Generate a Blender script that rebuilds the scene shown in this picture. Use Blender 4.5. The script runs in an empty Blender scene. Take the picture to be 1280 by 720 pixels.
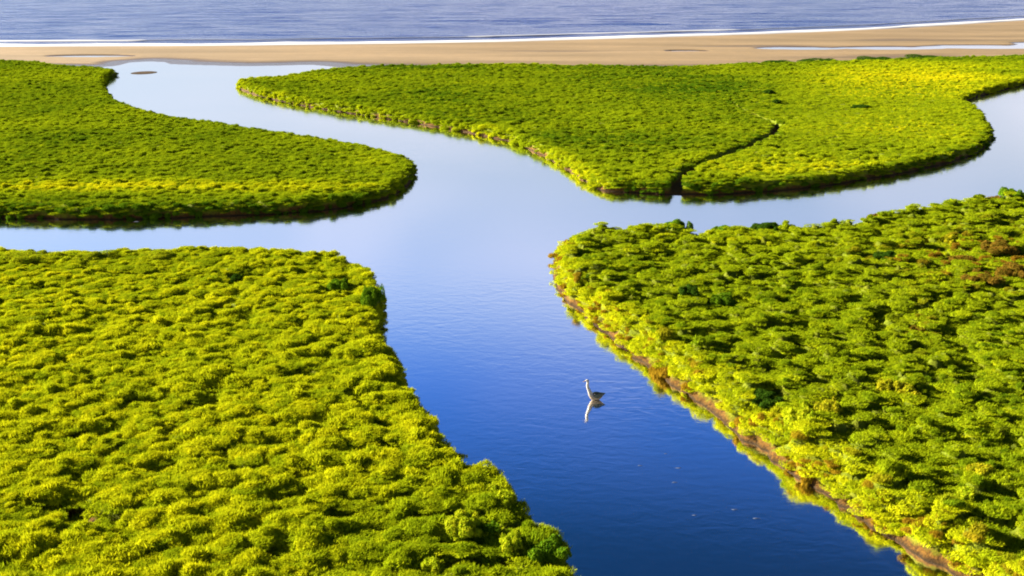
import bpy, math, random
import numpy as np
from mathutils import Vector

rng = np.random.default_rng(7)
random.seed(7)
scene = bpy.context.scene
COL = scene.collection

# ------------------------------------------------------------------ camera numbers
CAM_H, FPX, HOR = 17.0, 1372.0, -60.0
TH = math.atan((360 - HOR) / FPX)

def P(u, v, z=0.0):
    """a point of the photograph (1280x720) dropped onto the level z, in metres"""
    r, p = (u - 640) / FPX, (360 - v) / FPX
    d = (r, math.cos(TH) + p * math.sin(TH), -math.sin(TH) + p * math.cos(TH))
    t = (z - CAM_H) / d[2]
    return (d[0] * t, d[1] * t)

# ------------------------------------------------------------------ helpers
def smooth(a, b, x):
    t = np.clip((x - a) / (b - a), 0, 1)
    return t * t * (3 - 2 * t)

def vnoise(x, y, seed=0):
    xi = np.floor(x).astype(np.int64); yi = np.floor(y).astype(np.int64)
    fx = x - xi; fy = y - yi
    fx = fx * fx * (3 - 2 * fx); fy = fy * fy * (3 - 2 * fy)
    def h(a, b):
        n = (a * 374761393 + b * 668265263 + seed * 1442695041) & 0xFFFFFFFF
        n = ((n ^ (n >> 13)) * 1274126177) & 0xFFFFFFFF
        n = n ^ (n >> 16)
        return (n & 0xFFFF) / 65535.0
    return (h(xi, yi) * (1 - fx) * (1 - fy) + h(xi + 1, yi) * fx * (1 - fy)
            + h(xi, yi + 1) * (1 - fx) * fy + h(xi + 1, yi + 1) * fx * fy)

def fbm(x, y, seed=0, octs=4):
    s = 0.0; a = 0.5; t = 0.0
    for i in range(octs):
        s = s + a * vnoise(x * 2 ** i, y * 2 ** i, seed + 17 * i); t += a; a *= 0.55
    return s / t

def cushions(x, y, seed=0, low=.25, r0=.55, r1=.4):
    """domes with creases between them, each of its own height; some are missing"""
    xi = np.floor(x).astype(np.int64); yi = np.floor(y).astype(np.int64)
    def h(a, b, k):
        n = (a * 374761393 + b * 668265263 + (seed + k) * 1442695041) & 0xFFFFFFFF
        n = ((n ^ (n >> 13)) * 1274126177) & 0xFFFFFFFF
        n = n ^ (n >> 16)
        return (n & 0xFFFF) / 65535.0
    out = np.zeros(x.shape)
    for i in (-1, 0, 1):
        for j in (-1, 0, 1):
            a, b = xi + i, yi + j
            px = a + .1 + .8 * h(a, b, 1); py = b + .1 + .8 * h(a, b, 2)
            r = r0 + r1 * h(a, b, 3); t = h(a, b, 4)
            hh = np.where(t < low, .12, .5 + .6 * t)
            q = ((x - px) ** 2 + (y - py) ** 2) / r ** 2
            out = np.maximum(out, hh * np.sqrt(np.clip(1 - q, 0, 1)))
    return out

def chaikin(pts, n=2):
    p = np.array(pts, float)
    for _ in range(n):
        q = np.roll(p, -1, axis=0)
        p = np.stack([0.75 * p + 0.25 * q, 0.25 * p + 0.75 * q], 1).reshape(-1, 2)
    return p

def sdf(poly, x, y):
    """signed distance, positive inside"""
    d = np.full(x.shape, 1e18); inside = np.zeros(x.shape, bool)
    n = len(poly)
    for i in range(n):
        ax, ay = poly[i]; bx, by = poly[(i + 1) % n]
        ex, ey = bx - ax, by - ay
        L = ex * ex + ey * ey
        if L < 1e-12: continue
        t = np.clip(((x - ax) * ex + (y - ay) * ey) / L, 0, 1)
        d = np.minimum(d, (x - ax - t * ex) ** 2 + (y - ay - t * ey) ** 2)
        c = (ay > y) != (by > y)
        if ay != by:
            inside ^= c & (x < (bx - ax) * (y - ay) / (by - ay) + ax)
    d = np.sqrt(d)
    return np.where(inside, d, -d)

def dist_line(pts, x, y):
    d = np.full(x.shape, 1e18)
    for (ax, ay), (bx, by) in zip(pts[:-1], pts[1:]):
        ex, ey = bx - ax, by - ay
        t = np.clip(((x - ax) * ex + (y - ay) * ey) / (ex * ex + ey * ey), 0, 1)
        d = np.minimum(d, (x - ax - t * ex) ** 2 + (y - ay - t * ey) ** 2)
    return np.sqrt(d)

def mesh_obj(name, verts, faces, mat, parent=None, smooth_shade=True):
    me = bpy.data.meshes.new(name)
    me.from_pydata([tuple(v) for v in verts], [], [tuple(f) for f in faces])
    me.update()
    if smooth_shade:
        me.polygons.foreach_set("use_smooth", [True] * len(me.polygons))
    if mat: me.materials.append(mat)
    o = bpy.data.objects.new(name, me); COL.objects.link(o)
    if parent: o.parent = parent
    return o

def grid_mesh(name, xs, ys, Z, mat, keep=None, attrs=None):
    """keep: boolean per face (len(ys)-1, len(xs)-1)"""
    X, Y = np.meshgrid(xs, ys)
    n, m = X.shape
    idx = np.arange(n * m).reshape(n, m)
    F = np.stack([idx[:-1, :-1], idx[:-1, 1:], idx[1:, 1:], idx[1:, :-1]], -1)
    F = F[keep] if keep is not None else F.reshape(-1, 4)
    used = np.unique(F)
    remap = np.full(n * m, -1, np.int64); remap[used] = np.arange(len(used))
    F = remap[F]
    V = np.stack([X.ravel(), Y.ravel(), Z.ravel()], -1)[used]
    me = bpy.data.meshes.new(name)
    me.vertices.add(len(V)); me.vertices.foreach_set("co", V.astype(np.float32).ravel())
    me.loops.add(F.size); me.loops.foreach_set("vertex_index", F.astype(np.int32).ravel())
    me.polygons.add(len(F))
    me.polygons.foreach_set("loop_start", (np.arange(len(F)) * 4).astype(np.int32))
    me.polygons.foreach_set("loop_total", np.full(len(F), 4, np.int32))
    me.update(calc_edges=True); me.validate()
    me.polygons.foreach_set("use_smooth", np.ones(len(me.polygons), bool))
    for k, a in (attrs or {}).items():
        at = me.attributes.new(k, 'FLOAT', 'POINT')
        at.data.foreach_set("value", a.ravel()[used].astype(np.float32))
    me.materials.append(mat)
    o = bpy.data.objects.new(name, me); COL.objects.link(o)
    return o

def tag(o, label=None, cat=None, group=None, kind=None):
    if label: o["label"] = label
    if cat: o["category"] = cat
    if group: o["group"] = group
    if kind: o["kind"] = kind
    return o

# ------------------------------------------------------------------ node helpers
def new_mat(name):
    m = bpy.data.materials.new(name); m.use_nodes = True
    nt = m.node_tree; nt.nodes.clear()
    return m, nt, nt.nodes, nt.links

def N(nt, typ, **kw):
    n = nt.nodes.new(typ)
    ins = kw.pop('ins', {})
    for k, v in kw.items(): setattr(n, k, v)
    for k, v in ins.items():
        if isinstance(v, bpy.types.NodeSocket): nt.links.new(v, n.inputs[k])
        else: n.inputs[k].default_value = v
    return n

def ramp(nt, fac, stops):
    r = nt.nodes.new('ShaderNodeValToRGB')
    e = r.color_ramp.elements
    while len(e) < len(stops): e.new(0.5)
    for i, (p, c) in enumerate(stops):
        e[i].position = p; e[i].color = (*c, 1) if len(c) == 3 else c
    nt.links.new(fac, r.inputs[0])
    return r.outputs[0]

def mixc(nt, f, a, b, mode='MIX'):
    n = nt.nodes.new('ShaderNodeMix'); n.data_type = 'RGBA'; n.blend_type = mode
    for s, v in ((n.inputs[0], f), (n.inputs[6], a), (n.inputs[7], b)):
        if isinstance(v, bpy.types.NodeSocket): nt.links.new(v, s)
        else: s.default_value = (*v, 1) if isinstance(v, tuple) and len(v) == 3 else v
    return n.outputs[2]

def maprange(nt, v, a, b, c=0.0, d=1.0):
    n = N(nt, 'ShaderNodeMapRange', ins={0: v, 1: a, 2: b, 3: c, 4: d})
    return n.outputs[0]

# ------------------------------------------------------------------ outlines (traced, then laid on the ground)
H = 0.95    # height of the plants' tops, for banks seen from behind
def poly(items, n=2):
    return chaikin([P(*i) for i in items], n)

near_left = poly([(-900, 320, .5), (-300, 318, .5), (0, 316, .5), (40, 317, .5), (60, 321, .5), (90, 317, .5), (125, 320, .5),
    (160, 316, .5), (250, 313, .5), (330, 314, .5), (420, 320, .5), (442, 329, .5), (464, 341, .45), (474, 356, .6), (479, 375, .5),
    (472, 395, .3), (471, 418, .2), (476, 438, .2), (492, 449, .2), (498, 470, .2), (514, 500, .2), (530, 525, .2), (549, 556, .2),
    (570, 580, .2), (596, 594, .2), (618, 600, .2), (634, 612, .2), (647, 630, .2), (652, 652, .2), (664, 664, .2),
    (684, 676, .2), (703, 694, .2), (714, 722, .2), (745, 775, .2), (810, 900, .2), (900, 1500), (-3000, 2600)])
near_right = poly([(3500, 150, .72), (1700, 205, .72), (1400, 228, .72), (1282, 243, .72), (1262, 242, .72), (1235, 251, .72),
    (1200, 250, .72), (1160, 256, .72), (1120, 266, .72), (1085, 273, .72), (1050, 280, .72), (1000, 283, .72), (960, 281, .72),
    (930, 283, .72), (900, 285, .72), (880, 292, .72), (868, 286, .72), (845, 283, .72), (815, 284, .72), (780, 284, .7),
    (740, 286, .7), (712, 294, .6), (696, 304, .5), (688, 320, .5), (686, 345, .2), (697, 370), (718, 390), (738, 407),
    (762, 426), (785, 443), (803, 459), (825, 475), (852, 494), (880, 515), (908, 540), (940, 562), (975, 588), (1016, 615),
    (1058, 643), (1096, 667), (1145, 697), (1186, 722), (1250, 780), (1450, 920), (2100, 1400), (4500, 2600)])
far_left = poly([(-2500, 60, H), (-600, 66, H), (-300, 69, H), (0, 73, H), (40, 74, H), (78, 79, H), (110, 81, H), (140, 84, H),
    (148, 87, H), (142, 93, .3), (131, 102, .2), (132, 112, .4), (142, 121, .8), (165, 130, H), (200, 139, H), (240, 145, H), (290, 152, H),
    (340, 160, H), (400, 168, H), (440, 173, H), (480, 183, .9), (508, 193, .8), (520, 206, .4), (521, 218, .1), (513, 232), (498, 243),
    (470, 252), (440, 259), (380, 266), (300, 270), (200, 274), (100, 275), (0, 273), (-300, 272), (-1000, 270), (-2500, 265)])
far_right = poly([(292, 109), (300, 103, .3), (330, 96, .8), (355, 92, H), (395, 85, H), (450, 81, H), (540, 79, H), (620, 78, H), (700, 79, H), (800, 81, H),
    (880, 80, H), (940, 77, H), (960, 77, H), (1050, 75, H), (1180, 71, H), (1290, 67, H), (1500, 60, H), (2600, 40, H), (4200, 70), (1900, 86), (1500, 95),
    (1290, 104), (1262, 111), (1240, 117), (1215, 124), (1203, 131), (1222, 137), (1231, 148), (1236, 160), (1242, 168), (1240, 181),
    (1220, 194), (1180, 206), (1130, 217), (1080, 225), (1020, 235), (960, 240), (900, 244), (840, 244), (780, 241), (745, 238),
    (730, 228), (710, 214), (690, 201), (665, 189), (640, 178), (600, 169), (550, 160), (500, 151), (450, 144), (400, 136),
    (360, 129), (330, 122), (310, 116)])
sand_in = [(-4000, 84), (-300, 84), (60, 84), (120, 84), (145, 83), (162, 78), (185, 76.5), (205, 77.5), (214, 80), (260, 81.5), (300, 82.5),
    (350, 82), (388, 81), (420, 84), (600, 86), (900, 86), (1300, 80), (2000, 70), (4000, 60)]
sea_edge = [(4500, -20), (2000, 0), (1500, 12), (1280, 25), (1200, 30), (1120, 35), (960, 42), (800, 47), (640, 51.5), (500, 54), (320, 56.5), (0, 58), (-600, 59), (-4000, 60)]
sand_poly = np.array([P(*i) for i in sand_in] + [P(*i) for i in sea_edge])
sea_line = [P(*i) for i in sea_edge][::-1]
creek = chaikin([P(*i, .5) for i in ((914, 130), (930, 140), (950, 148), (972, 157), (966, 170), (935, 184), (900, 199), (862, 213), (846, 228), (842, 246))], 0)
creek = [tuple(c) for c in creek]
pools = [(115, 70.5, 50, 1.6), (1000, 61, 50, 2.0), (1110, 60.5, 60, 2.2), (1240, 59, 80, 2.6), (860, 64, 26, 1.0), (1330, 56, 60, 3)]   # wet hollows on the beach
hollows = [(70, 628, 55, 9), (120, 641, 60, 9), (185, 632, 28, 7), (345, 618, 25, 7), (430, 640, 40, 8), (560, 640, 70, 9), (620, 652, 30, 8),
           (600, 700, 95, 9), (470, 660, 40, 7), (735, 352, 16, 7), (905, 381, 45, 4), (870, 376, 25, 4), (962, 502, 26, 12),
           (1045, 487, 55, 6), (1090, 300, 40, 3), (1180, 560, 40, 5), (1210, 665, 30, 8), (20, 712, 50, 9), (270, 487, 20, 4), (310, 412, 25, 3),
           (1140, 540, 60, 5), (300, 345, 35, 3), (340, 341, 25, 3), (1165, 640, 30, 6), (1000, 545, 30, 4), (1060, 488, 60, 6), (955, 512, 34, 10), (1170, 612, 45, 8), (1080, 600, 32, 6), (1240, 520, 38, 6), (985, 420, 35, 4), (1190, 470, 40, 5), (820, 330, 30, 4), (1120, 385, 40, 4),
           (60, 420, 30, 4), (180, 500, 36, 5), (390, 470, 34, 5), (430, 350, 40, 3), (90, 540, 34, 5), (480, 560, 40, 6), (340, 690, 50, 7)]
hol_w = []
for (u, v, a, b) in hollows:
    c = P(u, v, .7); r = P(u + a, v, .7); f = P(u, v - b, .7)
    hol_w.append((c[0], c[1], r[0] - c[0], f[1] - c[1]))

def pix(x, y, z=.6):
    """where a ground point sits in the photograph, for laying out the dry, the green and the painted-shade patches"""
    dz = z - CAM_H
    d = y * math.cos(TH) - dz * math.sin(TH); h = y * math.sin(TH) + dz * math.cos(TH)
    return 640 + FPX * x / d, 360 - FPX * h / d

def blob(u, v, cu, cv, a, b):
    return np.exp(-((u - cu) / a) ** 2 - ((v - cv) / b) ** 2)

LANDS = {'near_left': (near_left, 0.42, 0.5, .30, 1.5, .15, .42), 'near_right': (near_right, 0.85, 1.9, .40, 1.2, .34, .17),
         'far_left': (far_left, 0.62, 0.9, .16, 1.3, .15, .40), 'far_right': (far_right, 0.62, 1.0, .19, 1.3, .18, .36)}

def terrain_base(x, y, key):
    pl, hp, bw, amp, fx, low, r0 = LANDS[key]
    wx = x + .5 * (vnoise(x * .8, y * .8, 61) - .5); wy = y + .5 * (vnoise(x * .8, y * .8, 62) - .5)
    return cushions(wx * .70 * fx, wy * .95 * fx, 5, low, r0, .35) + .5 * cushions(wx * 1.35 * fx, wy * 1.75 * fx, 9, .3, r0, .35)

def creek_dist(x, y):
    pu, pv = pix(x, y)
    return dist_line(creek, x, y) * (1.45 + .8 * (1 - smooth(140, 175, pv)))

def hollow_mask(x, y):
    m = np.zeros(x.shape)
    for (cx, cy, a, b) in hol_w:
        q = ((x - cx) / a) ** 2 + ((y - cy) / b) ** 2
        m = np.maximum(m, 1 - smooth(0.55, 1.25, q + 0.5 * (vnoise(x * 2, y * 2, 5) - .5)))
    return m

def wob(x, y):
    return 0.55 * (fbm(x * 0.9, y * 0.9, 3, 3) - .5) + .12 * (vnoise(x * 3, y * 3, 9) - .5)

def terrain(x, y, want=False):
    best = np.full(x.shape, -0.8); land = np.full(x.shape, -1e9)
    w = wob(x, y)
    for k, (pl, hp, bw, amp, fx, low, r0) in LANDS.items():
        s = sdf(pl, x, y) + w + (.35 if k == 'near_right' else .12)
        land = np.maximum(land, s)
        wx = x + .5 * (vnoise(x * .8, y * .8, 61) - .5); wy = y + .5 * (vnoise(x * .8, y * .8, 62) - .5)
        und = amp * (cushions(wx * .70 * fx, wy * .95 * fx, 5, low, r0, .35) + .5 * cushions(wx * 1.35 * fx, wy * 1.75 * fx, 9, .3, r0, .35)) * smooth(.0, .7, s)
        und = und + 0.16 * (fbm(x * .12, y * .12, 21, 3) - .5) + 0.16 * (fbm(x * .8, y * .8, 31, 3) - .5)
        if k == 'far_right':
            pu, pv = pix(x, y); und = und - amp * .45 * smooth(.2, .8, blob(pu, pv, 1090, 140, 180, 55)) * np.clip(und / amp, 0, 1)
        if k == 'near_right': und = und + .42 * (vnoise(x * 1.6, y * 1.6, 71) * vnoise(x * 3.3, y * 3.3, 72) - .25) * smooth(.1, .6, s) * (1 - smooth(1.6, 2.6, s)) * 2
        hh = -0.8 + (hp + 0.8 + und) * smooth(-0.6, bw, s)
        best = np.maximum(best, hh)
    cd = creek_dist(x, y)
    cut = 1 - smooth(.5, 1.0, cd + .25 * (vnoise(x * 1.2, y * 1.2, 44) - .5))
    best = best - cut * np.clip(best - .10, 0, 9) * .95
    best = best - 0.50 * hollow_mask(x, y) * (land > .3)
    s = sdf(sand_poly, x, y) + 1.2 * (vnoise(x * .15, y * .3, 77) - .5)
    ds = dist_line(sea_line, x, y)
    sand = -0.8 + 0.8 * smooth(-9, 0, s) + 0.26 * smooth(0, 10, s) * (0.10 + 1.0 * fbm(x * .02, y * .10, 60, 3)) + .22 * (1 - smooth(6, 26, ds)) * smooth(0, 6, ds)
    for (u, v, a, b) in pools:
        c = P(u, v); r = P(u + a, v); f = P(u, v - b)
        q = ((x - c[0]) / (r[0] - c[0])) ** 2 + ((y - c[1]) / (f[1] - c[1])) ** 2
        sand = sand - .5 * (1 - smooth(.4, 1.5, q + .8 * (fbm(x * .08, y * .25, 8, 3) - .5)))
    bar = P(180, 91)
    bq = ((x - bar[0]) / 2.9) ** 2 + ((y - bar[1]) / 3.6) ** 2
    sandbar = -0.8 + .86 * (1 - smooth(.0, 2.6, bq))
    z = np.maximum(best, sand); z = np.maximum(z, sandbar)
    if want: return z, land, s, cd
    return z

# ------------------------------------------------------------------ materials
def mat_ground():
    m, nt, nd, lk = new_mat('marsh_soil_and_turf')
    out = N(nt, 'ShaderNodeOutputMaterial')
    geo = N(nt, 'ShaderNodeNewGeometry')
    pos = geo.outputs['Position']
    z = N(nt, 'ShaderNodeSeparateXYZ', ins={0: pos}).outputs[2]
    n1 = N(nt, 'ShaderNodeTexNoise', ins={'Vector': pos, 'Scale': 1.3, 'Detail': 6.0, 'Roughness': .65}).outputs[0]
    n2 = N(nt, 'ShaderNodeTexNoise', ins={'Vector': pos, 'Scale': 9.0, 'Detail': 6.0, 'Roughness': .7}).outputs[0]
    n3 = N(nt, 'ShaderNodeTexNoise', ins={'Vector': pos, 'Scale': .16, 'Detail': 3.0}).outputs[0]
    turf = mixc(nt, maprange(nt, n1, .35, .65), (.085, .115, .003), (.14, .155, .004))
    turf = mixc(nt, maprange(nt, n3, .5, .7), turf, (.13, .17, .006))
    mud = mixc(nt, maprange(nt, n2, .35, .65), (.025, .012, .004), (.15, .072, .009))
    nz = N(nt, 'ShaderNodeMath', operation='MULTIPLY_ADD', ins={0: n1, 1: .9, 2: z}).outputs[0]
    f = maprange(nt, nz, .62, .86)
    col = mixc(nt, f, mud, turf)
    wet = maprange(nt, z, .0, .12)
    col = mixc(nt, wet, (.02, .013, .006), col)
    b1 = N(nt, 'ShaderNodeBump', ins={'Strength': .8, 'Distance': .12, 'Height': n2})
    bs = N(nt, 'ShaderNodeBsdfPrincipled', ins={'Base Color': col, 'Roughness': .9, 'Normal': b1.outputs[0]})
    bs.inputs['Specular IOR Level'].default_value = .15
    lk.new(bs.outputs[0], out.inputs[0])
    return m

def mat_sand():
    m, nt, nd, lk = new_mat('beach_sand')
    out = N(nt, 'ShaderNodeOutputMaterial')
    pos = N(nt, 'ShaderNodeNewGeometry').outputs['Position']
    z = N(nt, 'ShaderNodeSeparateXYZ', ins={0: pos}).outputs[2]
    mp = N(nt, 'ShaderNodeMapping', ins={0: pos, 3: (.02, .11, 1.0)}).outputs[0]
    n1 = N(nt, 'ShaderNodeTexNoise', ins={'Vector': mp, 'Scale': 1.0, 'Detail': 6.0, 'Roughness': .6}).outputs[0]
    n2 = N(nt, 'ShaderNodeTexNoise', ins={'Vector': pos, 'Scale': .5, 'Detail': 8.0, 'Roughness': .75}).outputs[0]
    dry = mixc(nt, maprange(nt, n1, .38, .62), (.135, .085, .028), (.23, .150, .065))
    dry = mixc(nt, maprange(nt, n2, .3, .7, 0, .45), dry, (.12, .08, .035))
    nz = N(nt, 'ShaderNodeMath', operation='MULTIPLY_ADD', ins={0: n1, 1: .10, 2: z}).outputs[0]
    w = maprange(nt, nz, .09, .17)
    col = mixc(nt, w, (.07, .048, .028), dry)
    ro = maprange(nt, w, 0, 1, .22, .9)
    b1 = N(nt, 'ShaderNodeBump', ins={'Strength': .4, 'Distance': .15, 'Height': n2})
    bs = N(nt, 'ShaderNodeBsdfPrincipled', ins={'Base Color': col, 'Roughness': ro, 'Normal': b1.outputs[0]})
    lk.new(bs.outputs[0], out.inputs[0])
    return m

def mat_leaf(name, lo, mid, hi, trans=.34):
    """foliage: tint (0 green .. 1 straw yellow) comes with every tuft and also carries painted bank shade, plus leaf-to-leaf variety"""
    m, nt, nd, lk = new_mat(name)
    out = N(nt, 'ShaderNodeOutputMaterial')
    at = N(nt, 'ShaderNodeAttribute', attribute_name='tint', attribute_type='INSTANCER')
    ru = N(nt, 'ShaderNodeAttribute', attribute_name='rust', attribute_type='INSTANCER')
    lf = N(nt, 'ShaderNodeAttribute', attribute_name='leafvar', attribute_type='GEOMETRY')
    pos = N(nt, 'ShaderNodeNewGeometry').outputs['Position']
    n = N(nt, 'ShaderNodeTexNoise', ins={'Vector': pos, 'Scale': 1.7, 'Detail': 3.0}).outputs[0]
    s1 = N(nt, 'ShaderNodeMath', operation='MULTIPLY_ADD', ins={0: lf.outputs['Fac'], 1: .16, 2: at.outputs['Fac']}).outputs[0]
    s2 = N(nt, 'ShaderNodeMath', operation='MULTIPLY_ADD', ins={0: n, 1: .5, 2: s1}).outputs[0]
    s3 = N(nt, 'ShaderNodeMath', operation='SUBTRACT', ins={0: s2, 1: .33}).outputs[0]
    col = ramp(nt, s3, [(0.0, lo), (.45, mid), (.8, hi), (1.0, tuple(min(1, c * k) for c, k in zip(hi, (1.08, 1.0, 1.0))))])
    col = mixc(nt, ru.outputs['Fac'], col, (.23, .115, .010))
    d = N(nt, 'ShaderNodeBsdfDiffuse', ins={0: col})
    t = N(nt, 'ShaderNodeBsdfTranslucent', ins={0: col})
    mx = N(nt, 'ShaderNodeMixShader', ins={0: trans, 1: d.outputs[0], 2: t.outputs[0]})
    lk.new(mx.outputs[0], out.inputs[0])
    return m

def mat_shrub(name, c1, c2, trans=.25):
    m, nt, nd, lk = new_mat(name)
    out = N(nt, 'ShaderNodeOutputMaterial')
    lf = N(nt, 'ShaderNodeAttribute', attribute_name='leafvar', attribute_type='GEOMETRY')
    pos = N(nt, 'ShaderNodeTexCoord').outputs['Object']
    n = N(nt, 'ShaderNodeTexNoise', ins={'Vector': pos, 'Scale': 3.0, 'Detail': 3.0}).outputs[0]
    s = N(nt, 'ShaderNodeMath', operation='MULTIPLY_ADD', ins={0: lf.outputs['Fac'], 1: .6, 2: n}).outputs[0]
    col = mixc(nt, maprange(nt, s, .45, 1.1), c1, c2)
    d = N(nt, 'ShaderNodeBsdfDiffuse', ins={0: col})
    t = N(nt, 'ShaderNodeBsdfTranslucent', ins={0: col})
    mx = N(nt, 'ShaderNodeMixShader', ins={0: trans, 1: d.outputs[0], 2: t.outputs[0]})
    lk.new(mx.outputs[0], out.inputs[0])
    return m

def mat_plain(name, c, rough=.7):
    m, nt, nd, lk = new_mat(name)
    out = N(nt, 'ShaderNodeOutputMaterial')
    pos = N(nt, 'ShaderNodeTexCoord').outputs['Object']
    n = N(nt, 'ShaderNodeTexNoise', ins={'Vector': pos, 'Scale': 14.0, 'Detail': 4.0}).outputs[0]
    col = mixc(nt, n, tuple(v * .7 for v in c), tuple(min(1, v * 1.2) for v in c))
    bs = N(nt, 'ShaderNodeBsdfPrincipled', ins={'Base Color': col, 'Roughness': rough})
    lk.new(bs.outputs[0], out.inputs[0])
    return m

def mat_water(name, deep, ior, sea=False):
    m, nt, nd, lk = new_mat(name)
    out = N(nt, 'ShaderNodeOutputMaterial')
    pos = N(nt, 'ShaderNodeNewGeometry').outputs['Position']
    if sea:
        mp = N(nt, 'ShaderNodeMapping', ins={0: pos, 2: (0, 0, .06), 3: (.10, .42, 1)}).outputs[0]
        a = N(nt, 'ShaderNodeTexNoise', ins={'Vector': mp, 'Scale': 1.0, 'Detail': 5.0, 'Roughness': .6, 'Distortion': .4}).outputs[0]
        b1 = N(nt, 'ShaderNodeBump', ins={'Strength': 1.0, 'Distance': .45, 'Height': a})
        rough = .16
        fac_hi = (.16, .22, .42)
    else:
        mp = N(nt, 'ShaderNodeMapping', ins={0: pos, 2: (0, 0, .5), 3: (.9, 1.6, 1)}).outputs[0]
        a = N(nt, 'ShaderNodeTexNoise', ins={'Vector': mp, 'Scale': 1.5, 'Detail': 4.0, 'Roughness': .55, 'Distortion': .6}).outputs[0]
        big = N(nt, 'ShaderNodeTexNoise', ins={'Vector': pos, 'Scale': .07, 'Detail': 3.0}).outputs[0]
        st = maprange(nt, big, .42, .62, .08, .26)
        b1 = N(nt, 'ShaderNodeBump', ins={'Strength': st, 'Distance': .03, 'Height': a})
        rough = .09
    deepn = N(nt, 'ShaderNodeBsdfDiffuse', ins={0: (*deep, 1)})
    gl = N(nt, 'ShaderNodeBsdfGlossy', ins={0: (1, 1, 1, 1), 'Roughness': rough, 'Normal': b1.outputs[0]})
    fr = N(nt, 'ShaderNodeFresnel', ins={0: ior, 'Normal': b1.outputs[0]})
    mx = N(nt, 'ShaderNodeMixShader', ins={0: fr.outputs[0], 1: deepn.outputs[0], 2: gl.outputs[0]})
    lk.new(mx.outputs[0], out.inputs[0])
    return m

def mat_foam():
    m, nt, nd, lk = new_mat('sea_foam')
    out = N(nt, 'ShaderNodeOutputMaterial')
    bs = N(nt, 'ShaderNodeBsdfPrincipled', ins={'Base Color': (.5, .51, .53, 1), 'Roughness': .8})
    lk.new(bs.outputs[0], out.inputs[0])
    return m

M_ground, M_sand = mat_ground(), mat_sand()
M_river = mat_water('river_water', (.0010, .0105, .022), 1.18)
M_sea = mat_water('sea_water', (.006, .028, .15), 1.30, True)
M_foam = mat_foam()
M_marsh = mat_leaf('marsh_plants', (.075, .145, .004), (.272, .335, .005), (.52, .51, .006))

# ------------------------------------------------------------------ ground and beach, one sheet cut in two
def axis(lo, hi, f):
    a = [lo]
    while a[-1] < hi: a.append(a[-1] + f(a[-1]))
    return np.array(a)
ys = axis(6, 480, lambda v: .16 + max(0, v - 45) * .0035)
xs = axis(-260, 320, lambda v: .18 + max(0, abs(v) - 22) * .009)
GX, GY = np.meshgrid(xs, ys)
GZ, GL, GS, GC = terrain(GX, GY, True)
fz = (GS[:-1, :-1] > -10) & (GL[:-1, :-1] < .0) & (GY[:-1, :-1] > 150)
ground = tag(grid_mesh('marsh_ground', xs, ys, GZ, M_ground, ~fz), kind='structure')
beach = tag(grid_mesh('beach', xs, ys, GZ, M_sand, fz), kind='structure')

# wide ground underneath, out to the horizon
wide = mesh_obj('ground', [(-6000, -6000, -.9), (6000, -6000, -.9), (6000, 6000, -.9), (-6000, 6000, -.9)], [(0, 1, 2, 3)], M_ground)
tag(wide, kind='structure')
# land and sand carried on beyond the detailed sheet
def slab(name, pts, z0, z1, mat):
    n = len(pts)
    v = [(p[0], p[1], z0) for p in pts] + [(p[0], p[1], z1) for p in pts]
    f = [tuple(range(n, 2 * n))] + [(i, (i + 1) % n, n + (i + 1) % n, n + i) for i in range(n)]
    return tag(mesh_obj(name, v, f, mat, smooth_shade=False), kind='structure')

# ------------------------------------------------------------------ water
mid = [((P(u, v)[0]), (P(u, v)[1])) for u, v in ((-4000, 66), (0, 66), (640, 63), (960, 56), (1280, 47), (2000, 25), (4500, 5))]
rv = [(p[0], p[1], 0.0) for p in mid]
riv = mesh_obj('river', [(-1500, -200, 0)] + [(-1500, rv[0][1], 0)] + rv + [(1500, rv[-1][1], 0), (1500, -200, 0)], [tuple(range(len(rv) + 4))][:1], M_river)
tag(riv, kind='structure')
# sea: a moving surface with swell
sy = axis(150, 1000, lambda v: 1.1 + max(0, v - 300) * .012)
sx = axis(-420, 520, lambda v: 2.2)
SX, SY = np.meshgrid(sx, sy)
w1 = np.sin((SY * 1.0 + 6 * fbm(SX * .02, SY * .02, 5, 3) * 3 + .05 * SX) * (2 * math.pi / 13))
w2 = np.sin((SY * .95 - .20 * SX + 18 * fbm(SX * .03, SY * .03, 15, 2)) * (2 * math.pi / 8))
SZ = .13 * w1 * (fbm(SX * .012, SY * .05, 51, 2) + .2) + .07 * w2 + .3 * (fbm(SX * .09, SY * .3, 71, 3) - .5)
mx_, my_ = np.array([p[0] for p in mid]), np.array([p[1] for p in mid])
edge_y = np.interp(SX, mx_, my_)
seay = np.interp(SX, [p[0] for p in sea_line], [p[1] for p in sea_line])
SZ = SZ * smooth(0, 25, SY - seay) - .015
far = SY > 900
SZ = np.where(far, SZ * 0, SZ)
keep = (SY > edge_y)[:-1, :-1]
sea = tag(grid_mesh('sea', sx, sy, SZ, M_sea, keep), kind='structure')
seafar = mesh_obj('sea', [(-6000, 340, -.3), (6000, 340, -.3), (6000, 9000, -.3), (-6000, 9000, -.3)], [(0, 1, 2, 3)], M_sea)
tag(seafar, kind='structure')

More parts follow.
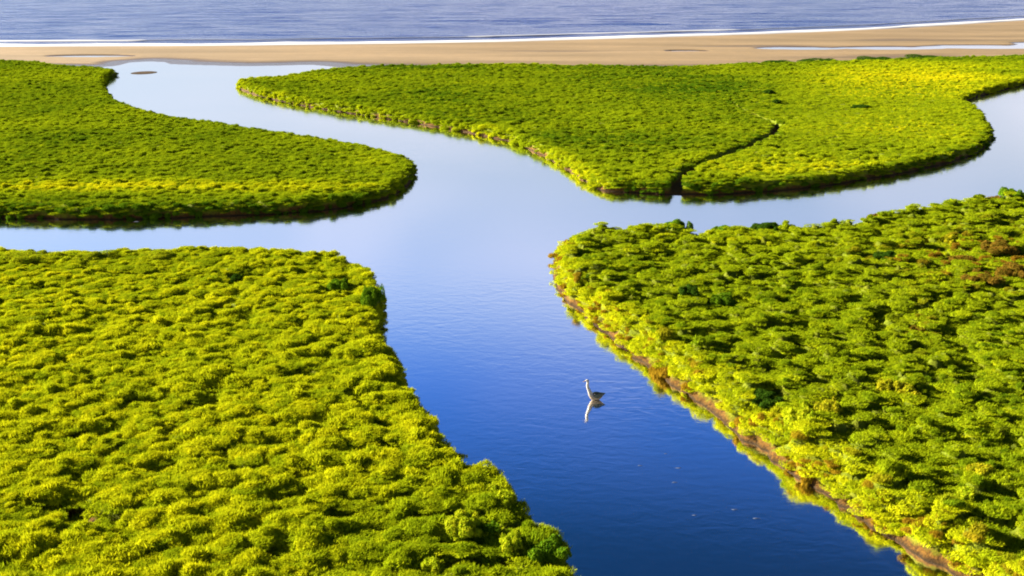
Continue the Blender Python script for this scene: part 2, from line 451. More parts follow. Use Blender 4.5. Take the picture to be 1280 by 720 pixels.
# surf along the sea's edge
def surf(name, off, wid, seed, thick, gap=0.0):
    V, F = [], []
    lx = np.array([p[0] for p in sea_line]); ly = np.array([p[1] for p in sea_line])
    x0 = np.arange(-300, 330, 1.6)
    for i, x in enumerate(x0):
        y = np.interp(x, lx, ly)
        xa, ya = np.array([x]), np.array([y])
        o = off + 2.0 * (fbm(xa * .05, ya * 0, seed, 3)[0] - .5) * 2
        w = wid * (.45 + 1.1 * fbm(xa * .09, ya * 0 + 3, seed + 4, 4)[0])
        if gap and fbm(xa * .025, ya * 0 + 9, seed + 8, 2)[0] < gap: w *= .04
        for t, zz in ((0, -.05), (.12, .7), (.5, 1), (.85, .8), (1, -.05)):
            V.append((x, y + o + w * t, .02 + thick * zz))
        if i:
            a, b = (i - 1) * 5, i * 5
            for k in range(4): F.append((a + k, b + k, b + k + 1, a + k + 1))
    return tag(mesh_obj(name, V, F, M_foam), 'white line of low surf running along the edge of the sand', 'surf', kind='stuff')
surf('surf', -1.0, 4.6, 3, .22)
surf('surf', 12.0, 1.8, 23, .2, .6)['label'] = 'second thin broken line of surf just off the beach'

# ------------------------------------------------------------------ tufts
def leafy(n, R, Hh, leaf, seed, flat=.5, jitter=.55, lobes=5, wide=.36, upw=1.0):
    """leaves spread over a lumpy low dome; returns verts, faces, leafvar"""
    r = np.random.default_rng(seed)
    lc = r.normal(size=(lobes, 3)); lc[:, 2] = np.abs(lc[:, 2]) * .6
    lc /= np.linalg.norm(lc, axis=1)[:, None]
    d = r.normal(size=(n, 3)); d[:, 2] = np.abs(d[:, 2]) * 1.0 - .05
    d /= np.linalg.norm(d, axis=1)[:, None]
    lump = .80 + .32 * np.max(np.clip(d @ lc.T, 0, 1) ** 6, axis=1)
    rad = lump * (1 - .30 * r.random(n) ** 2)
    c = d * rad[:, None] * np.array([R, R, Hh])
    nrm = d / np.array([R, R, Hh]); nrm /= np.linalg.norm(nrm, axis=1)[:, None]
    nrm = nrm + jitter * r.normal(size=(n, 3)) * .7
    nrm /= np.linalg.norm(nrm, axis=1)[:, None]
    up = np.array([0, 0, upw]) + .8 * d + .35 * r.normal(size=(n, 3))
    t = up - (up * nrm).sum(1)[:, None] * nrm
    t /= np.linalg.norm(t, axis=1)[:, None] + 1e-9
    s = np.cross(nrm, t)
    L = leaf * (.7 + .8 * r.random(n))[:, None]; W = L * wide
    v = np.stack([c - t * L * .5, c + s * W, c + t * L * .6, c - s * W], 1).reshape(-1, 3)
    f = np.arange(4 * n).reshape(n, 4)
    lv = np.repeat(r.random(n), 4)
    return v, f, lv

def leaf_mesh(name, v, f, lv, mat):
    me = bpy.data.meshes.new(name)
    me.vertices.add(len(v)); me.vertices.foreach_set("co", v.astype(np.float32).ravel())
    me.loops.add(f.size); me.loops.foreach_set("vertex_index", f.astype(np.int32).ravel())
    me.polygons.add(len(f))
    me.polygons.foreach_set("loop_start", (np.arange(len(f)) * 4).astype(np.int32))
    me.polygons.foreach_set("loop_total", np.full(len(f), 4, np.int32))
    me.update(calc_edges=True)
    at = me.attributes.new('leafvar', 'FLOAT', 'POINT'); at.data.foreach_set("value", lv.astype(np.float32))
    me.materials.append(mat)
    return me

tuft_col = bpy.data.collections.new('tuft_sources')
NV = 10
for i in range(NV):
    r = np.random.default_rng(100 + i)
    # a tuft is two to four merging cushions
    V, F, LV = [], [], []; off = 0
    k = int(r.integers(1, 3))
    for j in range(k):
        rr = .22 + .08 * r.random(); hh = .09 + .05 * r.random()
        tall = i % 3 == 2
        if tall: rr *= .75; hh *= 1.6
        v, f, lv = leafy(430, rr, hh, .19 if tall else .125, 1000 + i * 10 + j, jitter=.9, wide=.085, upw=1.5)
        a = r.random() * 6.28; dd = .22 * (j > 0) * (.6 + .6 * r.random())
        v = v + np.array([math.cos(a) * dd, math.sin(a) * dd * .8, -.04])
        V.append(v); F.append(f + off); LV.append(lv); off += len(v)
    me = leaf_mesh('tuft', np.concatenate(V), np.concatenate(F), np.concatenate(LV), M_marsh)
    tuft_col.objects.link(bpy.data.objects.new('tuft', me))
turf_col = bpy.data.collections.new('turf_sources')
for i in range(5):
    v, f, lv = leafy(420, .38, .05, .09, 500 + i, jitter=.9, wide=.10, upw=1.2)
    turf_col.objects.link(bpy.data.objects.new('turf', leaf_mesh('turf', v, f, lv, M_marsh)))

def gn_group(name, col):
    g = bpy.data.node_groups.new(name, 'GeometryNodeTree')
    g.interface.new_socket('Geometry', in_out='INPUT', socket_type='NodeSocketGeometry')
    g.interface.new_socket('Geometry', in_out='OUTPUT', socket_type='NodeSocketGeometry')
    i = g.nodes.new('NodeGroupInput'); o = g.nodes.new('NodeGroupOutput')
    ci = g.nodes.new('GeometryNodeCollectionInfo'); ci.inputs[0].default_value = col
    ci.inputs['Separate Children'].default_value = True; ci.inputs['Reset Children'].default_value = True
    iop = g.nodes.new('GeometryNodeInstanceOnPoints'); iop.inputs['Pick Instance'].default_value = True
    def attr(nm, dt):
        a = g.nodes.new('GeometryNodeInputNamedAttribute'); a.data_type = dt; a.inputs[0].default_value = nm
        return a.outputs[0]
    g.links.new(i.outputs[0], iop.inputs['Points'])
    g.links.new(ci.outputs[0], iop.inputs['Instance'])
    g.links.new(attr('pick', 'INT'), iop.inputs['Instance Index'])
    e = g.nodes.new('FunctionNodeEulerToRotation')
    g.links.new(attr('rot', 'FLOAT_VECTOR'), e.inputs[0])
    g.links.new(e.outputs[0], iop.inputs['Rotation'])
    g.links.new(attr('size', 'FLOAT_VECTOR'), iop.inputs['Scale'])
    g.links.new(iop.outputs[0], o.inputs[0])
    return g
G_tuft, G_turf = gn_group('tuft_scatter', tuft_col), gn_group('turf_scatter', turf_col)

def scatter(name, pts, size, rot, tint, pick, group, label, cat, rust=None):
    me = bpy.data.meshes.new(name)
    me.vertices.add(len(pts)); me.vertices.foreach_set("co", pts.astype(np.float32).ravel())
    for nm, typ, arr in (('size', 'FLOAT_VECTOR', size), ('rot', 'FLOAT_VECTOR', rot)):
        a = me.attributes.new(nm, typ, 'POINT'); a.data.foreach_set('vector', arr.astype(np.float32).ravel())
    a = me.attributes.new('tint', 'FLOAT', 'POINT'); a.data.foreach_set('value', tint.astype(np.float32))
    a = me.attributes.new('rust', 'FLOAT', 'POINT'); a.data.foreach_set('value', (tint * 0 if rust is None else rust).astype(np.float32))
    a = me.attributes.new('pick', 'INT', 'POINT'); a.data.foreach_set('value', pick.astype(np.int32))
    me.materials.append(M_marsh)
    o = bpy.data.objects.new(name, me); COL.objects.link(o)
    md = o.modifiers.new('scatter', 'NODES'); md.node_group = group
    return tag(o, label, cat, kind='stuff')

def jitter_points(x0, x1, y0, y1, sp):
    gx = np.arange(x0, x1, sp); gy = np.arange(y0, y1, sp * .87)
    X, Y = np.meshgrid(gx, gy); X = X + (np.arange(len(gy)) % 2)[:, None] * sp * .5
    X = X.ravel(); Y = Y.ravel()
    return X + rng.uniform(-.42, .42, X.size) * sp, Y + rng.uniform(-.42, .42, X.size) * sp

def in_reach(x, y, margin):
    return np.abs(x) < (y * math.cos(TH) + CAM_H * math.sin(TH)) * (640 / FPX) * 1.0 + margin

SPEC = {
    # name: spacing, base tint, scale, gap threshold, bounds, label
    'near_left': (.28, .60, .85, .20, (-70, 14, 14, 62), 'bright yellow-green cushions of marsh plants left of the winding river in front'),
    'near_right': (.29, .26, .66, .34, (-4, 75, 14, 86), 'darker green tussocky marsh plants with long shadows right of the river in front'),
    'far_left': (.40, .25, 1.05, .16, (-125, 0, 56, 185), 'fine green marsh plants on the rounded land at the upper left'),
    'far_right': (.40, .25, 1.05, .18, (-50, 150, 62, 225), 'green to yellow marsh plants on the far land cut by a dark creek'),
}
for key, (sp, tb, sc, gap, (x0, x1, y0, y1), lab) in SPEC.items():
    pl, hp, bw, amp, fx, low, r0 = LANDS[key]
    X, Y = jitter_points(x0, x1, y0, y1, sp)
    k = in_reach(X, Y, 14); X, Y = X[k], Y[k]
    s = sdf(pl, X, Y) + wob(X, Y)
    k = s > -.02; X, Y, s = X[k], Y[k], s[k]
    Z = terrain(X, Y)
    cd = creek_dist(X, Y); hm = hollow_mask(X, Y)
    n1 = fbm(X * .75, Y * .95, 11, 3); n2 = fbm(X * .10, Y * .14, 12, 3)
    U, Vv = pix(X, Y)
    # plant height: cushions swell and sink together in patches
    swell = (.65 if key != 'near_right' else .5) + .7 * fbm(X * .45, Y * .6, 91, 3)
    edge = 1 - smooth(.1, 1.6, s)
    prob_gap = (n1 < gap + .04) & (s > .5)
    ok = ~prob_gap & (hm < .45) & (cd > .85) & (Z > {'near_left': .08, 'near_right': (.10 + .34 * smooth(.45, .62, fbm(X * 1.3, Y * 1.3, 320, 3) + .03)), 'far_left': .05, 'far_right': .08}[key])
    moundy = terrain_base(X, Y, key)
    if key in ('near_left', 'near_right'): size_k = .75 + .5 * smooth(.1, .5, moundy)
    else: size_k = 1.0
    if key == 'far_right': ok &= ~((rng.random(X.size) < .35) & (U > 930) & (Vv > 110))
    tint = tb + (.22 if key == 'near_left' else .45) * (n2 - .5) + .035 * rng.normal(size=X.size)
    size = size_k * sc * swell * rng.uniform(.62, 1.25, X.size)
    if key == 'near_left':
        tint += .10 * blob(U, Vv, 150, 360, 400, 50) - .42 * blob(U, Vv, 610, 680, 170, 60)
        size *= 1 - .30 * blob(U, Vv, 150, 330, 600, 60)
        size = np.where(s < 1.2, size * 1.15, size)
    if key == 'near_right':
        tint += .40 * np.where(U < 1300, 1 - smooth(.6, 2.1 + 1.2 * (n1 - .5), s), 0) * (U < 700 + (Vv - 290) * 1.35)
        tint += .30 * blob(U, Vv, 960, 310, 180, 22) - .05
        size = np.where((s < 2.0) & (U < 700 + (Vv - 290) * 1.35), size * 1.35, size)
    if key == 'far_left':
        tint += .50 * blob(U, Vv, 150, 236, 320, 8) + .25 * blob(U, Vv, 470, 200, 40, 20) + .10 * blob(U, Vv, 100, 110, 120, 15)
        tint -= .40 * (1 - smooth(.2, 1.4, s)) * (Vv > 235)  # shade of the front bank put into the tufts' colour
    if key == 'far_right':
        tint += .62 * blob(U, Vv, 1110, 100, 170, 18) + .45 * blob(U, Vv, 1130, 150, 130, 28) + .45 * blob(U, Vv, 1000, 213, 140, 10)
        tint += .30 * (1 - smooth(.2, 1.8, s)) * (U < 760)
        tint += .45 * (fbm(X * .035, Y * .16, 401, 3) - .5); tint -= .45 * blob(U, Vv, 900, 112, 110, 13) + .2 * blob(U, Vv, 1080, 77, 140, 3) + .12 * blob(U, Vv, 700, 95, 200, 14)
        tint -= .45 * (1 - smooth(.2, 1.5, s)) * ((U > 770) & (Vv > 165)) + .35 * (1 - smooth(.7, 1.3, cd))  # front bank tufts tinted darker to paint its shade; creek edge tufts darker too
        size *= 1 - .40 * smooth(.3, .9, blob(U, Vv, 1080, 140, 170, 60))
        size = np.where((Vv < 80) & (U > 940) & (U < 1210) & (s < 4), size * 1.5, size)
        size = np.where((s < 1.2) & (U < 760), size * 1.25, size)
    rust = 1.0 * smooth(.30, .55, fbm(X * 1.1, Y * 1.5, 300, 3) * 1.0) * (blob(U, Vv, 1240, 335, 105, 42) * 1.15 + .6 * blob(U, Vv, 1150, 425, 30, 30) + .5 * blob(U, Vv, 1110, 330, 60, 12) + .35 * blob(U, Vv, 1270, 245, 60, 12)) * (key == 'near_right')
    if key == 'near_right': rust = rust + .85 * (1 - smooth(.7, 1.8, s)) * (fbm(X * 1.6, Y * 1.6, 310, 2) > .42) * (U < 700 + (Vv - 290) * 1.35)
    rust = np.clip(rust, 0, .9)
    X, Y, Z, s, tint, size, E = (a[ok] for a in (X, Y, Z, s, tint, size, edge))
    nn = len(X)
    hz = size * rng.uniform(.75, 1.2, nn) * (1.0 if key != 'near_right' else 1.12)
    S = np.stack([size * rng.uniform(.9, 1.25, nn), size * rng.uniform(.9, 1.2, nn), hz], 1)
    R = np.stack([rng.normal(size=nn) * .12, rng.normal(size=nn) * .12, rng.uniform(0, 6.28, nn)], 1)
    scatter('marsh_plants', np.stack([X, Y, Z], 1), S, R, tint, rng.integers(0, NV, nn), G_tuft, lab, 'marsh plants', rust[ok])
    print(key, nn)
    # low turf between the cushions
    X, Y = jitter_points(x0, x1, y0, y1, sp * 1.0)
    k = in_reach(X, Y, 8); X, Y = X[k], Y[k]
    s = sdf(pl, X, Y) + wob(X, Y); cd = creek_dist(X, Y)
    k = (s > .25) & (cd > 1.05); X, Y = X[k], Y[k]
    Z = terrain(X, Y); nn = len(X); sk = s[k]
    if key == 'near_right':
        m = Z > .12 + .26 * smooth(.42, .6, fbm(X * 1.3, Y * 1.3, 320, 3)); X, Y, Z, sk = X[m], Y[m], Z[m], sk[m]; nn = len(X)
    q = rng.uniform(.7, 1.3, nn)
    scatter('low_turf', np.stack([X, Y, Z - .01], 1), np.stack([q, q, q * rng.uniform(.5, 1.2, nn)], 1),
            np.stack([rng.normal(size=nn) * .05, rng.normal(size=nn) * .05, rng.uniform(0, 6.28, nn)], 1),
            {'near_left': .45, 'near_right': .38, 'far_left': .32, 'far_right': .36}[key] + .05 * rng.normal(size=nn) + (.22 * (1 - smooth(.8, 2.6, sk)) * (pix(X, Y)[0] < 700 + (pix(X, Y)[1] - 290) * 1.35) if key == 'near_right' else 0), rng.integers(0, 5, nn), G_turf,
            {'near_left': 'short dark green turf in the hollows of the left front marsh', 'near_right': 'short green turf between the tussocks of the right front marsh',
             'far_left': 'short turf under the plants of the far left land', 'far_right': 'short turf beside the dark creek on the far land'}[key], 'turf')

# ------------------------------------------------------------------ single shrubs that stand out of the carpet
M_bark = mat_plain('shrub_bark', (.09, .055, .03), .9)
M_gold = mat_shrub('golden_leaves', (.20, .24, .006), (.40, .34, .010))
M_lime = mat_shrub('yellow_green_leaves', (.22, .32, .006), (.40, .40, .01))
M_green = mat_shrub('green_leaves', (.045, .12, .005), (.14, .23, .006))
M_dark = mat_shrub('dark_green_leaves', (.016, .05, .004), (.05, .10, .006))
M_rust = mat_shrub('rusty_leaves', (.09, .09, .006), (.22, .12, .015))

def tube(pts, r0, r1, n=7):
    V, F = [], []
    for i, p in enumerate(pts):
        t = i / (len(pts) - 1); rr = r0 + (r1 - r0) * t
        for k in range(n):
            a = 6.2832 * k / n
            V.append((p[0] + rr * math.cos(a), p[1] + rr * math.sin(a), p[2]))
    for i in range(len(pts) - 1):
        for k in range(n):
            F.append((i * n + k, i * n + (k + 1) % n, (i + 1) * n + (k + 1) % n, (i + 1) * n + k))
    F.append(tuple(range(n - 1, -1, -1))); F.append(tuple((len(pts) - 1) * n + k for k in range(n)))
    return V, F

def shrub(seed, u, v, w, h, mat, label, group=None, name='shrub'):
    r = np.random.default_rng(seed)
    x, y = P(u, v, .75)
    z = float(terrain(np.array([x]), np.array([y]))[0])
    for _ in range(12):                                       # step inland until it stands on firm ground
        if z > .42 or v < 100: break
        if 440 < u < 760: x -= .12
        else: y -= .25
        z = float(terrain(np.array([x]), np.array([y]))[0])
    scale = (v - HOR) * math.cos(TH) / (CAM_H - .75)         # photo pixels per metre at that spot
    R, Hh = w / 2 / scale, h / scale
    root = bpy.data.objects.new(name, None); COL.objects.link(root)
    root.empty_display_size = .2
    root.location = (x, y, z - .03)
    tag(root, label, 'shrub', group)
    V, F, LV = [], [], []; off = 0
    nb = int(r.integers(7, 12))
    tips = []
    for j in range(nb):
        a = 6.283 * (j + r.random() * .6) / nb; d = R * (.35 + .5 * r.random()) * (j > 0)
        rr = R * (.22 + .25 * r.random()) if j else R * .52
        hh = Hh * (.30 + .35 * r.random()) if j else Hh * .60
        zc = Hh * (.10 + .35 * r.random()) if j else Hh * .38
        n = int(min(3200, 700 * max(.3, rr / .3) ** 2))
        vv, ff, lv = leafy(int(n * 1.6), rr, hh, .085, seed * 31 + j, jitter=1.0, wide=.16, upw=1.2)
        c = np.array([math.cos(a) * d, math.sin(a) * d, zc]); vv = vv + c
        tips.append(c)
        V.append(vv); F.append(ff + off); LV.append(lv); off += len(vv)
    fo = bpy.data.objects.new('foliage', leaf_mesh('foliage', np.concatenate(V), np.concatenate(F), np.concatenate(LV), mat))
    COL.objects.link(fo); fo.parent = root
    sv, sf = [], []
    for c in tips:
        mid = c * np.array([.45, .45, .5]) + np.append(r.normal(size=2) * .02, 0)
        tv, tf = tube([(0, 0, -.1), tuple(mid), tuple(c + np.array([0, 0, .05]))], .022 + R * .02, .008)
        o = len(sv); sv += tv; sf += [tuple(i + o for i in q) for q in tf]
    mesh_obj('stems', sv, sf, M_bark, root)
    return root

SH = [
 # u, v (middle of the crown), width, height in photo pixels, leaves, label
 (1107, 493, 30, 17, M_gold, 'small golden shrub on the right marsh, left one of the pair of golden shrubs'),
 (1134, 500, 36, 19, M_gold, 'golden orange shrub on the right marsh, right one of the pair of golden shrubs'),
 (1004, 538, 46, 32, M_lime, 'broad yellow-green shrub close behind the yellow river bank, with a dark hollow to its left'),
 (1034, 522, 34, 22, M_gold, 'low yellow shrub touching the far side of the broad yellow-green shrub by the bank'),
 (1230, 604, 50, 23, M_gold, 'ochre yellow shrub near the right edge, largest yellow bush of the lower right marsh'),
 (1206, 628, 30, 22, M_lime, 'small yellow-green shrub just in front of the ochre shrub near the right edge'),
 (1219, 658, 30, 26, M_lime, 'round light green shrub below the ochre yellow shrub'),
 (958, 503, 44, 15, M_dark, 'dark green bush standing in for the shadow in the hollow behind the yellow bank'),  # added dark leaves stand in for the hollow's shadow
 (905, 384, 40, 16, M_green, 'long low green bush in the middle of the right marsh throwing a dark shadow'),
 (862, 380, 26, 18, M_dark, 'dark bush at the left end of the long low bush on the right marsh'),
 (736, 352, 24, 17, M_dark, 'dark bush near the rounded tip of the right marsh'),
 (846, 289, 40, 17, M_green, 'rounded green bush on the far water edge of the right marsh, left of the notch'),
 (906, 291, 34, 14, M_green, 'low green bush on the far edge of the right marsh, just right of the notch'),
 (962, 289, 38, 13, M_dark, 'flat dark green bush on the far edge of the right marsh'),
 (1102, 274, 34, 13, M_rust, 'brownish green bush on the far edge of the right marsh'),
 (1263, 247, 28, 17, M_green, 'green bush sticking up above the far edge near the right border'),
 (1240, 252, 24, 13, M_rust, 'brown tinged bush beside the green bush on the far edge near the right border'),
 (1205, 332, 50, 13, M_rust, 'wide rusty red-brown bush, left one of the rusty patch at the right side'),
 (1247, 322, 48, 14, M_rust, 'rusty red-brown bush at the back of the rusty patch at the right side'),
 (1266, 350, 50, 15, M_rust, 'dense rusty bush at the right border of the picture'),
 (1230, 358, 46, 12, M_rust, 'low rusty bush at the front of the rusty patch'),
 (1190, 308, 30, 14, M_gold, 'small ochre bush behind the wide rusty bush'),
 (1150, 420, 26, 10, M_rust, 'small brownish bush standing alone below the rusty patch'),
 (1108, 328, 36, 12, M_dark, 'low dark bush between the yellow strip and the rusty patch'),
 (633, 624, 30, 26, M_lime, 'bright yellow-green bush hanging over the river edge of the left marsh'),
 (618, 606, 22, 17, M_lime, 'small round bush on the river edge, just behind the bright overhanging bush'),
 (640, 646, 36, 26, M_dark, 'dark bush on the shaded river edge below the bright overhanging bush'),
 (582, 668, 50, 26, M_lime, 'long yellow-green cushion bush in the shaded corner of the left marsh'),
 (640, 683, 36, 24, M_lime, 'light green bush right of the long cushion bush in the left marsh corner'),
 (686, 690, 54, 24, M_green, 'dark topped green bush at the lower tip of the left river edge'),
 (548, 706, 32, 22, M_lime, 'bright small bush near the bottom border of the left marsh'),
 (612, 664, 26, 18, M_green, 'small green bush between the two lighter bushes in the left marsh corner'),
 (465, 378, 34, 34, M_green, 'tall green bush on the bulging bank below the corner of the left marsh'),
 (452, 350, 36, 14, M_green, 'green bush at the upper right corner of the left marsh'),
 (425, 360, 30, 14, M_green, 'flat green bush a little inland of the corner of the left marsh'),
 (296, 346, 20, 10, M_dark, 'small dark bush standing alone near the far edge of the left marsh'),
 (200, 321, 44, 8, M_lime, 'yellow-green bush on the far water edge of the left marsh'),
 (110, 324, 40, 8, M_lime, 'flat yellow-green bush on the far edge of the left marsh near the left border'),
 (30, 322, 60, 9, M_lime, 'wide yellow-green bush on the far edge of the left marsh at the left border'),
 (975, 76, 60, 7, M_dark, 'low dark scrub by the beach, left end of the dark scrub line'),
 (1035, 75, 74, 7, M_dark, 'low dark scrub by the beach, second from the left of the dark scrub line'),
 (1100, 73, 74, 7, M_dark, 'low dark scrub by the beach, third from the left of the dark scrub line'),
 (1165, 71, 70, 7, M_dark, 'low dark scrub by the beach, right end of the dark scrub line'),
 (971, 129, 14, 6, M_dark, 'dark bush standing alone on the yellow far land behind the creek'),
 (962, 117, 20, 6, M_dark, 'wider dark bush behind the lone dark bush on the far land'),
 (1076, 134, 26, 4, M_dark, 'flat dark bush on the yellow far land right of the creek'),
]
for i, (u, v, w_, h_, m_, lab) in enumerate(SH):
    shrub(300 + i, u, v, w_, h_, m_, lab)
# ------------------------------------------------------------------ the bird on the river
def mat_bird():
    m, nt, nd, lk = new_mat('bird_plumage')
    out = N(nt, 'ShaderNodeOutputMaterial')
    co = N(nt, 'ShaderNodeTexCoord').outputs['Object']
    z = N(nt, 'ShaderNodeSeparateXYZ', ins={0: co}).outputs[2]
    mp = N(nt, 'ShaderNodeMapping', ins={0: co, 3: (14, 30, 30)}).outputs[0]
    n = N(nt, 'ShaderNodeTexNoise', ins={'Vector': mp, 'Scale': 1.0, 'Detail': 3.0}).outputs[0]
    a = mixc(nt, n, (.27, .26, .23), (.40, .38, .34))
    b = mixc(nt, n, (.20, .14, .07), (.32, .26, .18))
    col = mixc(nt, maprange(nt, z, .12, .34), b, a)
    bs = N(nt, 'ShaderNodeBsdfPrincipled', ins={'Base Color': col, 'Roughness': .8})
    lk.new(bs.outputs[0], out.inputs[0]); return m
M_bird, M_wing = mat_bird(), mat_plain('dark_wing_feathers', (.045, .06, .05), .6)
M_beak, M_eye = mat_plain('horn_yellow_beak', (.45, .27, .06), .45), mat_plain('dark_eye', (.01, .01, .01), .2)

def loft(path, n=18):
    """path: (x, y, z, half width, half height); a closed skin round the whole curve"""
    V, F = [], []
    m = len(path)
    for i, (x, y, z, a, b) in enumerate(path):
        p0 = np.array(path[max(0, i - 1)][:3]); p1 = np.array(path[min(m - 1, i + 1)][:3])
        t = (p1 - p0) / np.linalg.norm(p1 - p0)
        side = np.array([0, 1.0, 0]); side -= side.dot(t) * t; side /= np.linalg.norm(side)
        up = np.cross(t, side)
        for k in range(n):
            q = 6.28318 * k / n
            V.append(tuple(np.array([x, y, z]) + side * a * math.cos(q) + up * b * math.sin(q)))
    for i in range(m - 1):
        for k in range(n):
            F.append((i * n + k, i * n + (k + 1) % n, (i + 1) * n + (k + 1) % n, (i + 1) * n + k))
    F.append(tuple(range(n - 1, -1, -1))); F.append(tuple((m - 1) * n + k for k in range(n)))
    return V, F

def spline(pts, k=5):
    p = [np.array(q, float) for q in pts]; p = [2 * p[0] - p[1]] + p + [2 * p[-1] - p[-2]]
    out = []
    for i in range(1, len(p) - 2):
        for j in range(k):
            t = j / k
            out.append(.5 * ((2 * p[i]) + (p[i + 1] - p[i - 1]) * t + (2 * p[i - 1] - 5 * p[i] + 4 * p[i + 1] - p[i + 2]) * t * t
                             + (3 * p[i] - p[i - 1] - 3 * p[i + 1] + p[i + 2]) * t ** 3))
    out.append(p[-2]); return [tuple(q) for q in out]

bx, by = P(744, 500)
bird = bpy.data.objects.new('water_bird', None); COL.objects.link(bird); bird.location = (bx, by, 0)
bird.rotation_euler = (0, 0, math.radians(14))
tag(bird, 'pale long-necked bird with dark wings sitting on the blue river', 'bird')
body = spline([(.36, 0, .19, .010, .006), (.30, 0, .17, .045, .022), (.20, 0, .13, .095, .075), (.06, 0, .10, .130, .125), (-.08, 0, .13, .120, .130),
               (-.17, 0, .22, .080, .095), (-0.225, 0, 0.34, 0.075, 0.085), (-0.275, 0, 0.46, 0.060, 0.065), (-0.32, 0, 0.57, 0.054, 0.057), (-0.335, 0, 0.68, 0.050, 0.053),
               (-.325, 0, .77, .044, .048), (-.335, 0, .845, .054, .056), (-.375, 0, .865, .042, .040), (-.415, 0, .855, .022, .022), (-.43, 0, .85, .008, .008)])
V, F = loft(body); bo = mesh_obj('body', V, F, M_bird, bird)
V, F = loft(spline([(-.415, 0, .856, .016, .017), (-.48, 0, .842, .011, .011), (-.545, 0, .825, .002, .002)], 3), 10); mesh_obj('beak', V, F, M_beak, bird)
for s_ in (-1, 1):
    V, F = loft(spline([(-.12, .085 * s_, .20, .012, .03), (-.03, .115 * s_, .215, .026, .085), (.10, .115 * s_, .205, .028, .095), (.22, .085 * s_, .215, .022, .065), (.33, .045 * s_, .235, .012, .030), (.42, .02 * s_, .25, .003, .006)], 4), 12)
    mesh_obj('wing', V, F, M_wing, bird)
    V, F = loft([(-.372 + .007 * math.cos(a), .040 * s_, .872, .004 * abs(math.sin(a)) + .0003, .007 * abs(math.sin(a)) + .0003) for a in np.linspace(3.14, 0, 7)], 8)
    mesh_obj('eye', V, F, M_eye, bo)

# drifting flecks of foam on the river
V, F = [], []
for (u, v, L) in ((800, 582, .16), (848, 585, .2), (843, 603, .18), (832, 567, .10), (868, 644, .14), (918, 637, .2), (945, 648, .22), (170, 277, .4)):
    x, y = P(u, v); n = 12; o = len(V)
    V.append((x, y, .012))
    ph = rng.random() * 6
    for rr, zz in ((.6, .010), (1.0, -.002)):
        for k in range(n):
            a = 6.283 * k / n; q = L * .5 * rr * (1 + .35 * math.sin(3 * a + ph) + .2 * math.sin(5 * a + ph))
            V.append((x + q * math.cos(a), y + q * .32 * math.sin(a), zz))
    for k in range(n):
        F.append((o, o + 1 + k, o + 1 + (k + 1) % n)); F.append((o + 1 + k, o + 1 + n + k, o + 1 + n + (k + 1) % n, o + 1 + (k + 1) % n))
M_fleck = mat_plain('river_foam', (.04, .06, .11), .7)
tag(mesh_obj('foam', V, F, M_fleck), 'small pale flecks of foam drifting on the dark blue river', 'foam', kind='stuff')

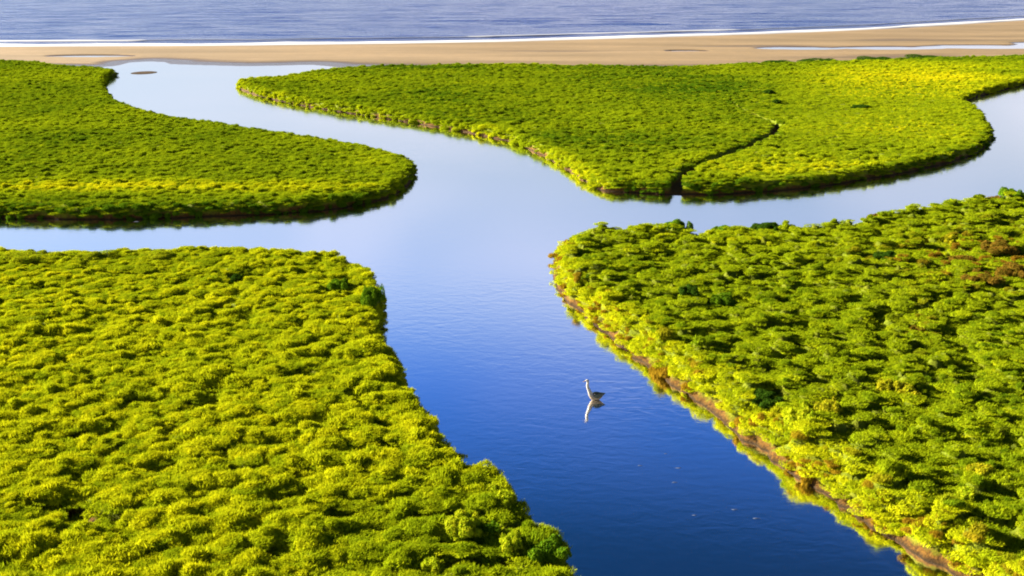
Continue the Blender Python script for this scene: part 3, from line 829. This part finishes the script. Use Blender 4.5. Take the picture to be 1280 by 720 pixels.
# ------------------------------------------------------------------ sun, sky, camera
EL, AZ = math.radians(20.5), math.radians(-75)          # azimuth measured from +Y (straight ahead) towards +X
w = bpy.data.worlds.new("World"); scene.world = w; w.use_nodes = True
nt = w.node_tree; nt.nodes.clear()
out = N(nt, 'ShaderNodeOutputWorld')
sky = N(nt, 'ShaderNodeTexSky', sky_type='NISHITA')
sky.sun_disc = False; sky.sun_elevation = EL; sky.sun_rotation = AZ
sky.air_density = 1.0; sky.dust_density = .6; sky.ozone_density = 3.5; sky.altitude = 0
gen = N(nt, 'ShaderNodeTexCoord').outputs['Generated']
sz = N(nt, 'ShaderNodeSeparateXYZ', ins={0: gen}).outputs[2]
sat = N(nt, 'ShaderNodeHueSaturation', ins={'Saturation': 1.12, 'Color': sky.outputs[0]}).outputs[0]
deep = ramp(nt, sz, [(0.0, (.44, .54, .78)), (.16, (.63, .63, .59)), (.30, (.85, .90, 1.05)), (.37, (.18, .50, 1.0)), (.42, (.05, .36, .78)), (.50, (.005, .14, .24)), (.7, (.05, .15, .3))])
blue = mixc(nt, 1.0, sat, deep, 'MULTIPLY')
cm = N(nt, 'ShaderNodeMapping', ins={0: gen, 3: (2.2, 2.2, 9.0)}).outputs[0]
cn = N(nt, 'ShaderNodeTexNoise', ins={'Vector': cm, 'Scale': 1.4, 'Detail': 3.0, 'Roughness': .5, 'Distortion': .4}).outputs[0]
cmask = maprange(nt, cn, .30, .75, .25, .95)
band = ramp(nt, sz, [(0.0, (.7, .7, .7)), (.12, (.85, .85, .85)), (.17, (.5, .5, .5)), (.29, (.5, .5, .5)), (.34, (.2, .2, .2)), (.40, (.05, .05, .05)), (.5, (.008, .008, .008))])
cf = N(nt, 'ShaderNodeMath', operation='MULTIPLY', ins={0: cmask, 1: band}).outputs[0]
skyc = mixc(nt, cf, blue, (6.5, 5.9, 6.4))
bg = N(nt, 'ShaderNodeBackground', ins={0: skyc, 1: .037})
nt.links.new(bg.outputs[0], out.inputs[0])

sl = bpy.data.lights.new('sun', 'SUN'); sl.energy = 5.0; sl.angle = math.radians(.6); sl.color = (1, .90, .72)
so = bpy.data.objects.new('sun', sl); COL.objects.link(so)
sd = Vector((math.sin(AZ) * math.cos(EL), math.cos(AZ) * math.cos(EL), math.sin(EL)))
so.rotation_euler = sd.to_track_quat('Z', 'Y').to_euler()
so.location = (-60, 40, 60)

cam = bpy.data.cameras.new('camera'); co = bpy.data.objects.new('camera', cam); COL.objects.link(co)
cam.sensor_width = 36; cam.lens = 36 * FPX / 1280; cam.clip_end = 20000; cam.clip_start = .1
co.location = (0, 0, CAM_H); co.rotation_euler = (math.pi / 2 - TH, 0, 0)
scene.camera = co
vs = scene.view_settings
vs.view_transform = 'Standard'; vs.look = 'None'; vs.exposure = 2.42; vs.gamma = 1
scene.cycles.max_bounces = 5; scene.cycles.diffuse_bounces = 2; scene.cycles.transmission_bounces = 2
scene.cycles.use_denoising = True; scene.cycles.filter_width = 1.9
